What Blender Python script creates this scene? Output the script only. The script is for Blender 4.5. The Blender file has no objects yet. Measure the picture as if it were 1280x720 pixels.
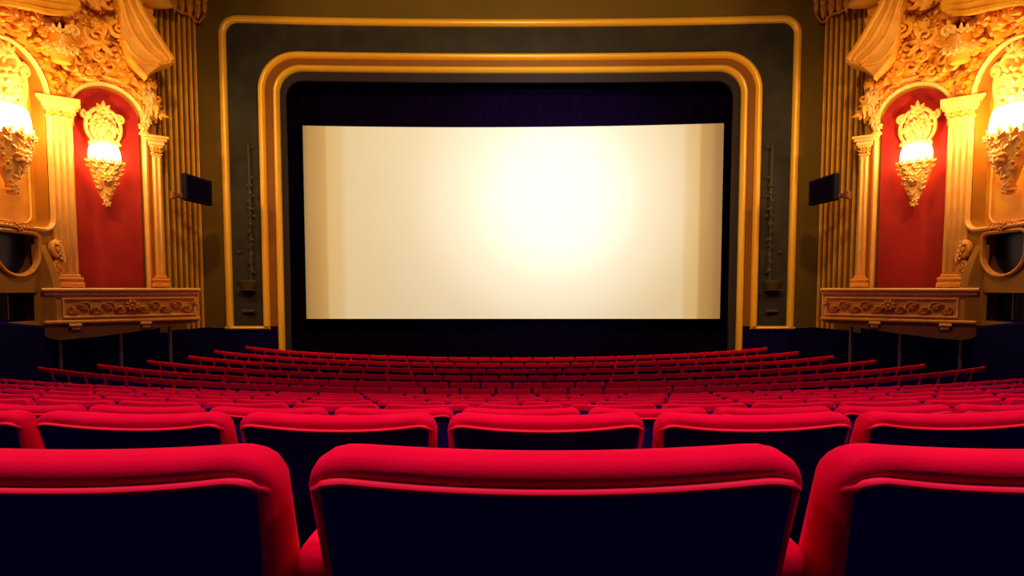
import bpy, bmesh, math, random
from mathutils import Vector, Matrix, noise
PI = math.pi
R = math.radians
C = bpy.context.scene.collection
random.seed(7)

# ------------------------------------------------------------------ camera
F = 700.0
PITCH = R(3.2)
CX = 638.0
HOR = 360.0
CY = HOR + F * math.tan(PITCH)          # principal point row
fw = Vector((0, math.cos(PITCH), -math.sin(PITCH)))
up = Vector((0, math.sin(PITCH), math.cos(PITCH)))
rt = Vector((1, 0, 0))
cam_d = bpy.data.cameras.new('camera')
cam = bpy.data.objects.new('camera', cam_d)
C.objects.link(cam)
cam.rotation_euler = (PI / 2 - PITCH, 0, 0)
cam_d.sensor_width = 36.0
cam_d.lens = 36.0 * F / 1280.0
cam_d.shift_x = -(CX - 640) / 1280.0
cam_d.shift_y = (CY - 360) / 1280.0
cam_d.clip_start = 0.05
bpy.context.scene.camera = cam


def ray(px, py):
    return fw + rt * ((px - CX) / F) + up * (-(py - CY) / F)


def at(px, py, Y):
    d = ray(px, py)
    return d * (Y / d.y)


# ------------------------------------------------------------------ materials
def srgb(h):
    h = h.lstrip('#')
    c = [int(h[i:i + 2], 16) / 255 for i in (0, 2, 4)]
    return tuple((x / 12.92 if x <= .04045 else ((x + .055) / 1.055) ** 2.4) for x in c)


def mat(name, col, rough=.6, metal=0.0, spec=.5, sheen=0.0, sheen_tint=None, nscale=0, ncol=None, nmix=.5,
        bump=0, bscale=40, emis=None, estr=0):
    m = bpy.data.materials.new(name)
    m.use_nodes = True
    nt = m.node_tree
    b = nt.nodes['Principled BSDF']
    b.inputs['Base Color'].default_value = (*col, 1)
    b.inputs['Roughness'].default_value = rough
    b.inputs['Metallic'].default_value = metal
    b.inputs['Specular IOR Level'].default_value = spec
    if sheen:
        b.inputs['Sheen Weight'].default_value = sheen
        b.inputs['Sheen Roughness'].default_value = .45
        b.inputs['Sheen Tint'].default_value = (*(sheen_tint or col), 1)
    tc = nt.nodes.new('ShaderNodeTexCoord')
    if nscale:
        n = nt.nodes.new('ShaderNodeTexNoise')
        n.inputs['Scale'].default_value = nscale
        n.inputs['Detail'].default_value = 5
        nt.links.new(tc.outputs['Object'], n.inputs['Vector'])
        mx = nt.nodes.new('ShaderNodeMix')
        mx.data_type = 'RGBA'
        mx.inputs['A'].default_value = (*col, 1)
        mx.inputs['B'].default_value = (*(ncol or col), 1)
        mr = nt.nodes.new('ShaderNodeMapRange')
        mr.inputs['From Min'].default_value = .35
        mr.inputs['From Max'].default_value = .65
        mr.inputs['To Max'].default_value = nmix
        nt.links.new(n.outputs['Fac'], mr.inputs['Value'])
        nt.links.new(mr.outputs['Result'], mx.inputs['Factor'])
        nt.links.new(mx.outputs['Result'], b.inputs['Base Color'])
    if bump:
        n2 = nt.nodes.new('ShaderNodeTexNoise')
        n2.inputs['Scale'].default_value = bscale
        n2.inputs['Detail'].default_value = 4
        nt.links.new(tc.outputs['Object'], n2.inputs['Vector'])
        bp = nt.nodes.new('ShaderNodeBump')
        bp.inputs['Strength'].default_value = bump
        bp.inputs['Distance'].default_value = .02
        nt.links.new(n2.outputs['Fac'], bp.inputs['Height'])
        nt.links.new(bp.outputs['Normal'], b.inputs['Normal'])
    if emis:
        b.inputs['Emission Color'].default_value = (*emis, 1)
        b.inputs['Emission Strength'].default_value = estr
    return m


M = {}
M['velvet'] = mat('red_velvet', (.88, .0008, .032), .8, spec=.03, sheen=.16, sheen_tint=(1, .0, .10), nscale=9, ncol=(.74, .0006, .024), nmix=.6, bump=.05, bscale=250)
M['piping'] = mat('red_piping', (.9, .002, .04), .6, spec=.12)
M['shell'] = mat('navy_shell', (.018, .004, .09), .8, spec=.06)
M['dark_metal'] = mat('dark_metal', (.02, .016, .03), .5, .3)
M['gold'] = mat('gold_plaster', (.84, .38, .018), .45, .0, .5, nscale=2.2, ncol=(.62, .22, .012), nmix=.7, bump=.3, bscale=9)
M['gold_pale'] = mat('pale_gold_plaster', (.90, .52, .12), .4, .0, .5, nscale=3, ncol=(.78, .37, .06), nmix=.6)
M['gold_tube'] = mat('gold_leaf_moulding', (1.0, .50, .02), .35, .1, .6, nscale=.7, ncol=(1.0, .58, .04), nmix=.6)
M['band'] = mat('deep_ochre_band', (.26, .09, .003), .6, spec=.3, nscale=2, ncol=(.22, .08, .003))
M['ochre'] = mat('ochre_paint', (.42, .17, .008), .6, .0, .3, nscale=1.3, ncol=(.30, .14, .01), nmix=.8)
M['brown'] = mat('brown_olive_paint', (.17, .085, .008), .6, .0, .3, nscale=.6, ncol=(.13, .085, .006), nmix=1)
M['green'] = mat('dark_green_damask', (.035, .030, .014), .7, .0, .3, nscale=1.7, ncol=(.022, .017, .012), nmix=1, bump=.8, bscale=5)
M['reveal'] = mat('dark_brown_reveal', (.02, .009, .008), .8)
M['red_wall'] = mat('red_wall_fabric', (.40, .022, .014), .8, .0, .2, nscale=2, ncol=(.33, .017, .012), nmix=.7)
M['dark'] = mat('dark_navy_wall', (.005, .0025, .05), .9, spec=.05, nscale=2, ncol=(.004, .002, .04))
M['black'] = mat('black_masking_cloth', (.004, .0008, .015), .95, spec=.03, nscale=3, ncol=(.003, .0005, .012))
M['carpet'] = mat('dark_carpet', (.03, .004, .012), .95, spec=.05, nscale=60, ncol=(.015, .002, .01))
M['relief'] = mat('copper_gold_relief', (.76, .31, .02), .45, .05, .5, nscale=8, ncol=(.50, .17, .03), nmix=.8)
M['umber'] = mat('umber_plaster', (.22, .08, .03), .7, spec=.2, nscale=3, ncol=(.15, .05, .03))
M['speaker'] = mat('black_speaker_cabinet', (.004, .003, .014), .7, spec=.1, nscale=30, ncol=(.003, .002, .01))
M['metal'] = mat('brown_steel', (.16, .09, .10), .5, .3)
M['glass'] = mat('dark_loge_glass', (.012, .006, .02), .3, spec=.4, nscale=2, ncol=(.02, .01, .03))
M['ceiling'] = mat('dark_ceiling', (.05, .03, .03), .9, nscale=.5, ncol=(.04, .02, .02))
M['crystal'] = mat('pale_crystal', (.7, .6, .4), .15, .0, .9, nscale=30, ncol=(.5, .5, .3))
M['bowl'] = mat('lit_frosted_glass', (.95, .8, .5), .4, emis=(1.0, .74, .30), estr=16)
M['dim_gold'] = mat('dark_gold', (.10, .06, .02), .6, .1, nscale=10, ncol=(.05, .035, .015))  # darker gold that keeps the basket ornament faint

# screen: white cloth showing a plain pale image with darker upright bands at both sides
ms = bpy.data.materials.new('projection_screen')
ms.use_nodes = True
nt = ms.node_tree
b = nt.nodes['Principled BSDF']
b.inputs['Roughness'].default_value = .9
b.inputs['Specular IOR Level'].default_value = .05
tc = nt.nodes.new('ShaderNodeTexCoord')
sp = nt.nodes.new('ShaderNodeSeparateXYZ')
nt.links.new(tc.outputs['Generated'], sp.inputs['Vector'])
cr = nt.nodes.new('ShaderNodeValToRGB')
nt.links.new(sp.outputs['X'], cr.inputs['Fac'])
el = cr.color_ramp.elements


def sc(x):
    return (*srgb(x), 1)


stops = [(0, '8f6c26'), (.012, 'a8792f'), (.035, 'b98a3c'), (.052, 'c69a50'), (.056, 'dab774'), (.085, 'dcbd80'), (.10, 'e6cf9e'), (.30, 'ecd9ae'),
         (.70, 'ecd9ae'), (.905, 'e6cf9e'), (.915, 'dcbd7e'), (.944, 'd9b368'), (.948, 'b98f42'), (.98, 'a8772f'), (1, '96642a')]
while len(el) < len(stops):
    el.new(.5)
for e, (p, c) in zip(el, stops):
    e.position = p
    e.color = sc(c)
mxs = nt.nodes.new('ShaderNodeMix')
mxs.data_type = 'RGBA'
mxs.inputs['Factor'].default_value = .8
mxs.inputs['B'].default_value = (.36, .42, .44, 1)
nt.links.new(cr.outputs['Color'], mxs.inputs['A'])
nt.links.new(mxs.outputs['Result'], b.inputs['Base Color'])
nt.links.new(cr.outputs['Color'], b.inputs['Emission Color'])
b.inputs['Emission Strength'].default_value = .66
M['screen'] = ms


# ------------------------------------------------------------------ mesh builder
class MB:
    def __init__(s):
        s.v, s.f = [], []

    def add(s, vs, fs):
        o = len(s.v)
        s.v += [Vector(p) for p in vs]
        s.f += [tuple(i + o for i in f) for f in fs]
        return s

    def grid(s, rows, closed_u=False, closed_v=False, cap=False):
        n, m = len(rows), len(rows[0])
        vs = [p for r in rows for p in r]
        fs = []
        for i in range(n if closed_u else n - 1):
            for j in range(m if closed_v else m - 1):
                a, b2 = i * m + j, i * m + (j + 1) % m
                c, d = ((i + 1) % n) * m + (j + 1) % m, ((i + 1) % n) * m + j
                fs.append((a, b2, c, d))
        if cap:
            fs.append(tuple(range(m))[::-1])
            fs.append(tuple((n - 1) * m + j for j in range(m)))
        return s.add(vs, fs)

    def merge(s, o):
        return s.add(o.v, o.f)


def build(name, mb, m, parent=None, mirror=False, angle=40, label=None, kind=None, cat=None, group=None, recalc=True):
    base = Vector((0, 0, 0))
    if parent:
        p = parent
        while p is not None:
            base += p.location
            p = p.parent
    me = bpy.data.meshes.new(name)
    vs = [Vector((-q.x, q.y, q.z)) if mirror else q for q in mb.v]
    me.from_pydata([tuple(q - base) for q in vs], [], mb.f)
    me.validate()
    if recalc:
        bm = bmesh.new()
        bm.from_mesh(me)
        bmesh.ops.recalc_face_normals(bm, faces=bm.faces)
        bm.to_mesh(me)
        bm.free()
    me.polygons.foreach_set('use_smooth', [True] * len(me.polygons))
    me.set_sharp_from_angle(angle=R(angle))
    me.materials.append(m)
    o = bpy.data.objects.new(name, me)
    C.objects.link(o)
    if parent:
        o.parent = parent
    tag(o, label, cat, group, kind)
    return o


def tag(o, label=None, cat=None, group=None, kind=None):
    if label: o['label'] = label
    if cat: o['category'] = cat
    if group: o['group'] = group
    if kind: o['kind'] = kind
    return o


def thing(name, loc, label, cat, group=None, mirror=False):
    o = bpy.data.objects.new(name, None)
    C.objects.link(o)
    o.empty_display_size = .2
    l = Vector(loc)
    if mirror: l.x = -l.x
    o.location = l
    return tag(o, label, cat, group)


class Frame:
    """a wall plane: u runs along it, w points out into the hall, v is up"""
    def __init__(s, o, u):
        s.o = Vector(o)
        s.u = Vector(u).normalized()
        s.v = Vector((0, 0, 1))
        s.n = s.v.cross(s.u) * -1
        if s.n.dot(-s.o) < 0 and s.n.y > 0:
            s.n = -s.n

    def p(s, u, v, w=0):
        return s.o + s.u * u + s.v * v + s.n * w

    def hit(s, px, py, w=0):
        d = ray(px, py)
        o = s.o + s.n * w
        t = o.dot(s.n) / d.dot(s.n)
        q = d * t - o
        return (q.dot(s.u), q.z)


def box(fr, u0, u1, v0, v1, w0, w1, bev=0.0):
    mb = MB()
    b_ = min(bev, (u1 - u0) * .45, (v1 - v0) * .45, abs(w1 - w0) * .45)
    if b_ <= 0:
        vs = [fr.p(u, v, w) for w in (w0, w1) for v in (v0, v1) for u in (u0, u1)]
        return mb.add(vs, [(0, 1, 3, 2), (4, 6, 7, 5), (0, 4, 5, 1), (2, 3, 7, 6), (0, 2, 6, 4), (1, 5, 7, 3)])
    def ringr(w, i):
        return [fr.p(u0 + i, v0 + i, w), fr.p(u1 - i, v0 + i, w), fr.p(u1 - i, v1 - i, w), fr.p(u0 + i, v1 - i, w)]
    sg = 1 if w1 > w0 else -1
    return mb.grid([ringr(w0, b_), ringr(w0 + sg * b_, 0), ringr(w1 - sg * b_, 0), ringr(w1, b_)], closed_v=True, cap=True)


def sweep(fr, path, prof, closed=False, wofs=0):
    """profile [(a,w)] swept along path [(u,v)], a = sideways offset in the wall plane"""
    n = len(path)
    rows = []
    for i, (u, v) in enumerate(path):
        a = path[(i - 1) % n] if (closed or i > 0) else path[i]
        c = path[(i + 1) % n] if (closed or i < n - 1) else path[i]
        d0 = Vector((u - a[0], v - a[1])); d1 = Vector((c[0] - u, c[1] - v))
        if d0.length < 1e-9: d0 = d1
        if d1.length < 1e-9: d1 = d0
        d0.normalize(); d1.normalize()
        n0 = Vector((-d0.y, d0.x)); n1 = Vector((-d1.y, d1.x))
        nn = (n0 + n1)
        nn.normalize()
        k = 1 / max(.5, nn.dot(n0))
        rows.append([fr.p(u + nn.x * q[0] * k, v + nn.y * q[0] * k, q[1] + wofs) for q in prof])
    mb = MB()
    mb.grid(rows, closed_u=closed, closed_v=True, cap=not closed)
    return mb


def half_round(r, h=None, n=7, base=-.02):
    h = h or r
    return [(-r, base)] + [(-r * math.cos(PI * i / (n - 1)), h * math.sin(PI * i / (n - 1))) for i in range(n)] + [(r, base)]


def tube(pts, r, n=8, caps=True):
    """round tube through 3-D points; r may be a list"""
    mb = MB()
    rows = []
    N = len(pts)
    prev = None
    for i, p in enumerate(pts):
        a = pts[max(0, i - 1)]; c = pts[min(N - 1, i + 1)]
        t = (Vector(c) - Vector(a)).normalized()
        if prev is None:
            x = t.orthogonal().normalized()
        else:
            x = (prev - t * prev.dot(t)).normalized()
        prev = x
        y = t.cross(x)
        rr = r[i] if isinstance(r, (list, tuple)) else r
        rows.append([Vector(p) + (x * math.cos(2 * PI * k / n) + y * math.sin(2 * PI * k / n)) * rr for k in range(n)])
    return mb.grid(rows, closed_v=True, cap=caps)


def arc(cx, cy, r, a0, a1, n=16, ry=None):
    ry = ry or r
    return [(cx + r * math.cos(R(a0 + (a1 - a0) * i / n)), cy + ry * math.sin(R(a0 + (a1 - a0) * i / n))) for i in range(n + 1)]


# ---- stucco vocabulary (all in wall coordinates)
def blob(mb, fr, u, v, w, ang, L, W, H, taper=.5, nu=9, nv=8, crease=.0, curl=0.0):
    """a leaf / petal shaped lump, long axis at angle ang"""
    ca, sa = math.cos(ang), math.sin(ang)
    rows = []
    for i in range(nu + 1):
        t = i / nu
        r = math.sin(PI * min(1, max(0, t * .94 + .03))) ** .75
        wd = r * (1 - taper * t)
        row = []
        for j in range(nv):
            a = 2 * PI * j / nv
            y = math.cos(a) * W / 2 * wd
            z = math.sin(a) * H * wd
            if z > 0 and crease: z *= 1 - crease * max(0, 1 - abs(math.cos(a)) * 2.2)
            x = (t - .5) * L
            z += curl * t * t * L
            row.append(fr.p(u + ca * x - sa * y, v + sa * x + ca * y, w + z))
        rows.append(row)
    mb.grid(rows, closed_v=True, cap=True)


def acanthus(mb, fr, u, v, w, ang, S, n=5, spread=110, H=.3):
    for i in range(n):
        k = (i - (n - 1) / 2) / max(1, (n - 1) / 2)
        a = ang + R(spread / 2) * k
        L = S * (1 - .3 * abs(k))
        blob(mb, fr, u + math.cos(a) * L * .36, v + math.sin(a) * L * .36, w + .02 * (1 - abs(k)), a, L * .9, S * .42, S * H, .25, 7, 7, .4, .2)
    blob(mb, fr, u, v, w + .02, ang, S * .4, S * .4, S * .35, .2, 5, 6)


def rosette(mb, fr, u, v, w, S, n=7, H=.3):
    for i in range(n):
        a = 2 * PI * i / n + .3
        blob(mb, fr, u + math.cos(a) * S * .3, v + math.sin(a) * S * .3, w, a, S * .46, S * .34, S * H, .1, 6, 6, .4, .15)
    blob(mb, fr, u, v, w + S * .1, 0, S * .3, S * .3, S * .3, 0, 6, 7)


def scroll(mb, fr, u, v, w, S, a0=0, turns=1.6, dr=1, r0=.16):
    pts, rr = [], []
    n = 22
    for i in range(n + 1):
        t = i / n
        a = a0 + dr * turns * 2 * PI * t
        q = S * .5 * (1 - t * .82)
        pts.append(fr.p(u + math.cos(a) * q, v + math.sin(a) * q, w + S * .22 * t))
        rr.append(S * r0 * (1 - .55 * t))
    mb.merge(tube(pts, rr, 7))


def stucco_plate(fr, poly, w0, amp, step=.09, seed=0, thick=.12):
    """carved plaster sheet: a grid clipped to a polygon with ridged relief"""
    us = [p[0] for p in poly]; vs = [p[1] for p in poly]

    def inside(x, y):
        c = False
        n = len(poly)
        for i in range(n):
            x0, y0 = poly[i]; x1, y1 = poly[(i + 1) % n]
            if (y0 > y) != (y1 > y) and x < (x1 - x0) * (y - y0) / (y1 - y0) + x0:
                c = not c
        return c
    nu = max(2, int((max(us) - min(us)) / step)); nv = max(2, int((max(vs) - min(vs)) / step))
    du = (max(us) - min(us)) / nu; dv = (max(vs) - min(vs)) / nv
    mb = MB()
    idx = {}

    def vid(i, j):
        if (i, j) not in idx:
            u = min(us) + i * du; v = min(vs) + j * dv
            q = Vector((u * 2.3 + seed, v * 2.3, seed * 1.7))
            h = abs(noise.noise(q)) * 1.1 + .5 * abs(noise.noise(q * 2.3)) + .25 * noise.noise(q * 5)
            idx[(i, j)] = len(mb.v)
            mb.v.append(fr.p(u + .03 * noise.noise(q * 3), v + .03 * noise.noise(q * 3 + Vector((9, 0, 0))), w0 + amp * h))
        return idx[(i, j)]
    cells = set()
    for i in range(nu):
        for j in range(nv):
            if inside(min(us) + (i + .5) * du, min(vs) + (j + .5) * dv):
                cells.add((i, j))
                mb.f.append((vid(i, j), vid(i + 1, j), vid(i + 1, j + 1), vid(i, j + 1)))
    back = {}

    def bid(k):
        if k not in back:
            back[k] = len(mb.v)
            mb.v.append(mb.v[idx[k]] - fr.n * (thick + amp))
        return back[k]
    for (i, j) in cells:
        for (di, dj, a, b2) in ((-1, 0, (i, j + 1), (i, j)), (1, 0, (i + 1, j), (i + 1, j + 1)), (0, -1, (i, j), (i + 1, j)), (0, 1, (i + 1, j + 1), (i, j + 1))):
            if (i + di, j + dj) not in cells:
                mb.f.append((idx[a], idx[b2], bid(b2), bid(a)))
    return mb


def sheet(fr, outer, holes, w=0):
    """flat wall sheet with holes (loops in u,v)"""
    bm = bmesh.new()
    edges = []
    for loop in [outer] + holes:
        vs = [bm.verts.new(fr.p(u, v, w)) for u, v in loop]
        for i in range(len(vs)):
            edges.append(bm.edges.new((vs[i], vs[(i + 1) % len(vs)])))
    bmesh.ops.triangle_fill(bm, use_beauty=True, use_dissolve=False, edges=edges, normal=fr.n)
    bm.verts.ensure_lookup_table()
    mb = MB()
    ix = {v: i for i, v in enumerate(bm.verts)}
    mb.add([v.co.copy() for v in bm.verts], [tuple(ix[v] for v in f.verts) for f in bm.faces])
    bm.free()
    return mb


def reveal(fr, loop, w0, w1, cap=True):
    mb = MB()
    mb.grid([[fr.p(u, v, w0) for u, v in loop], [fr.p(u, v, w1) for u, v in loop]], closed_v=True)
    return mb


def poly_slab(fr, loop, w0, w1, bev=.03, steps=()):
    """slab with an outline; steps = further insets [(inset, w)]"""
    cu = sum(p[0] for p in loop) / len(loop); cv = sum(p[1] for p in loop) / len(loop)
    def ins(k, w):
        return [fr.p(u + (cu - u) * k, v + (cv - v) * k, w) for u, v in loop]
    mb = MB()
    return mb.grid([ins(0, w0), ins(0, w1 - bev), ins(bev * .8, w1)] + [ins(k, w) for k, w in steps], closed_v=True, cap=True)


# ------------------------------------------------------------------ front wall and proscenium
BD = .32
PW = 9.9


def PF(X, Z, w=0, Y0=20.0):
    """point on the gently bowed proscenium wall, w = towards the hall"""
    return Vector((X, Y0 - w + BD * (1 - min(1, (X / PW) ** 2)), Z))


class PFrame:
    n = Vector((0, -1, 0))
    def __init__(s, Y0=20.0): s.Y0 = Y0
    def p(s, u, v, w=0): return PF(u, v, w, s.Y0)


pf = PFrame()


def U(pxl, pxr, pyt, pyb, rad, lean=0, nc=12, nt_=28, ns=10, mirror_right=None):
    """an upside-down U in X,Z taken at the wall: left foot, left side, corner, top, corner, right side, right foot"""
    a = at(pxl, 240, 20); b2 = at(pxr, 240, 20)
    zt = at(638, pyt, 20.32).z; zb = at(pxl, pyb, 20).z
    xl, xr = a.x, b2.x
    out = []
    for i in range(ns): out.append((xl, zb + (zt - rad - zb) * i / ns))
    for i in range(nc): out.append((xl + rad - rad * math.cos(PI / 2 * i / nc), zt - rad + rad * math.sin(PI / 2 * i / nc)))
    for i in range(nt_ + 1): out.append((xl + rad + (xr - xl - 2 * rad) * i / nt_, zt))
    for i in range(1, nc + 1): out.append((xr - rad + rad * math.sin(PI / 2 * i / nc), zt - rad + rad * math.cos(PI / 2 * i / nc)))
    for i in range(ns - 1, -1, -1): out.append((xr, zb + (zt - rad - zb) * i / ns))
    return out


ZF = -3.05       # stage-end floor
Uout = U(283, 992, 29, 410, .55)
Uin1 = U(329.5, 946, 72, 408, 1.25)
Uin2 = U(347, 929, 88, 441, .9)
Uop = U(357, 917, 102, 441, .6)


def strip(a, b2, wa, wb):
    mb = MB()
    mb.grid([[pf.p(x, z, wa) for x, z in a], [pf.p(x, z, wb) for x, z in b2]])
    return mb


def U_drop(Up, z):
    """same U with both feet taken down to height z"""
    q = list(Up)
    q[0] = (q[0][0], z); q[-1] = (q[-1][0], z)
    return q


ztop = 10.45
XW = 10.95
rect = []
for (x, z) in Uout:
    rect.append((x, z))
n_ = len(Uout)
rect2 = []
for i, (x, z) in enumerate(Uout):
    if i < 10: rect2.append((-XW, z))
    elif i < 22: rect2.append((-XW + (i - 10) / 12 * .9, ztop) if i > 15 else (-XW, z + (ztop - z) * (i - 10) / 5))
    elif i <= 22 + 28: rect2.append((x, ztop))
    elif i <= 50 + 12:
        k = i - 50
        rect2.append((XW - (12 - k) / 12 * .9, ztop) if k < 7 else (XW, ztop - (ztop - z) * (k - 7) / 5))
    else: rect2.append((XW, z))
mb = strip(Uout, rect2, 0, 0)
wall_front = build('wall_front', mb, M['brown'], kind='structure', label='olive brown proscenium wall around the gilt frame')
# green damask field between the two frames
mb = strip(Uout, [(x, max(z, Uin1[0][1])) for x, z in Uin1], 0, -.06)
build('wall_panel', mb, M['green'], wall_front, label='dark green damask panel band')
# reveal towards the stage
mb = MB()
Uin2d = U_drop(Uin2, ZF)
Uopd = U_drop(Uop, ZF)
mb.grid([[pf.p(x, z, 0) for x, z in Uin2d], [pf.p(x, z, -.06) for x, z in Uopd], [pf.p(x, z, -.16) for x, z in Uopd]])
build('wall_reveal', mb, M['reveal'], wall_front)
# dark wall foot left and right of the stage opening
mb = MB()
zb = Uout[0][1]
for s in (-1, 1):
    xi = Uin2[0][0] if s < 0 else Uin2[-1][0]
    mb.grid([[PF(s * 12.6, ZF), PF(s * 12.6, zb + .0)], [PF(s * 10.1, ZF), PF(s * 10.1, zb)], [PF(xi, ZF), PF(xi, zb)]])
build('baseboard_front', mb, M['dark'], kind='structure', label='dark wall foot under the proscenium')
# dark dado of olive band beside the reeds
pr = thing('proscenium_frame', (0, 20.2, ZF), 'gilded rounded moulding frame surrounding the stage opening and its green band', 'frame')
mb = sweep(pf, Uout, half_round(.13, .14, 9))
bar = [(Uout[0][0] - .13, zb), (Uin1[0][0] + .1, zb)]
build('outer_moulding', mb, M['gold_tube'], pr, label='outer gilt rounded moulding')
for s in (0, 1):
    x0, x1 = (Uout[0][0] - .13, Uin1[0][0] + .1) if s == 0 else (Uin1[-1][0] - .1, Uout[-1][0] + .13)
    mb = sweep(pf, [(x0, zb), ((x0 + x1) / 2, zb), (x1, zb)], half_round(.07, .13, 7))
    build('foot_moulding', mb, M['gold_tube'], pr)
mb = sweep(pf, Uin1, half_round(.125, .20, 9))
build('middle_moulding', mb, M['gold_tube'], pr)
mb = sweep(pf, Uin2, half_round(.105, .20, 9))
build('inner_moulding', mb, M['gold_tube'], pr)
mb = strip([(x, max(z, Uin1[0][1])) for x, z in Uin1], [(x, max(z, Uin1[0][1])) for x, z in Uin2], .05, .05)
build('flat_band', mb, M['band'], pr, label='flat ochre band between the two inner mouldings')

# cornice over the frame
mb = MB()
prof = [(10.28, 0), (10.3, .12), (10.36, .2), (10.5, .34), (10.62, .4), (10.75, .4)]
xs = [-XW + 2 * XW * i / 30 for i in range(31)]
mb.grid([[pf.p(x, z, w) for z, w in prof] for x in xs])
build('trim_1', mb, M['umber'], kind='structure', label='dark cornice along the top of the proscenium wall')

# stage: black masking with the screen hung in it
mb = MB()
rows = []
for i in range(241):
    x = -9 + 18 * i / 240
    y = 21.5 + .05 * math.sin(x * 9) + .02 * math.sin(x * 23)
    rows.append([Vector((x, y, ZF + .02)), Vector((x, y, 9.4))])
rows = rows + [[p + Vector((0, .06, 0)) for p in r] for r in rows[::-1]]
mb.grid(rows, closed_u=True)
build('masking_curtain', mb, M['black'], label='black masking cloth hanging behind and around the cinema screen', cat='curtain')
sl = at(383, 300, 20.9).x; sr = at(900, 300, 20.9).x
szb = at(640, 399, 20.9).z
scr = thing('cinema_screen', ((sl + sr) / 2, 21.0, szb), 'wide pale cream cinema screen with a bright spot in the middle', 'screen')
rows = []
for i in range(49):
    t = i / 48
    x = sl + (sr - sl) * t
    y = 20.75 + .42 * (1 - (2 * t - 1) ** 2) * .35
    zt = at(383 + 517 * t, 157 - 3 * t + 3.5 * (1 - (2 * t - 1) ** 2), y).z
    zb2 = at(383 + 517 * t, 398.5, y).z
    rows.append([Vector((x, y, zb2 + (zt - zb2) * j / 8)) for j in range(9)])
mb = MB()
mb.grid(rows)
mb2 = MB()
mb.merge(MB())
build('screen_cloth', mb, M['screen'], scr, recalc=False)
mb = MB()
mb.grid([[r[0] + Vector((0, .03, -.05)), r[-1] + Vector((0, .03, .05)), r[-1] + Vector((0, .1, .05)), r[0] + Vector((0, .1, -.05))] for r in rows], closed_v=True, cap=True)
build('screen_backing', mb, M['black'], scr)

# ------------------------------------------------------------------ side walls (left built, right mirrored)
FA = Frame((-11.89, 16.81, 0), (1, 1, 0))
FB = Frame((-12.6, 14.35, 0), (0, 1, 0))
FC = Frame((-11.15, 18.8, 0), (.42, 2.2, 0))
FBX = Frame((-12.35, 15.15, 0), (2.9, 2.0, 0))
FP1 = Frame((-12.48, 15.78, 0), (.8, .6, 0))
FP2 = Frame((-10.98, 17.62, 0), (.8, .6, 0))
for f_ in (FA, FB, FC, FBX, FP1, FP2):
    d_ = f_.n.dot(-f_.o)
    if d_ < 0: f_.n = -f_.n


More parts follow.
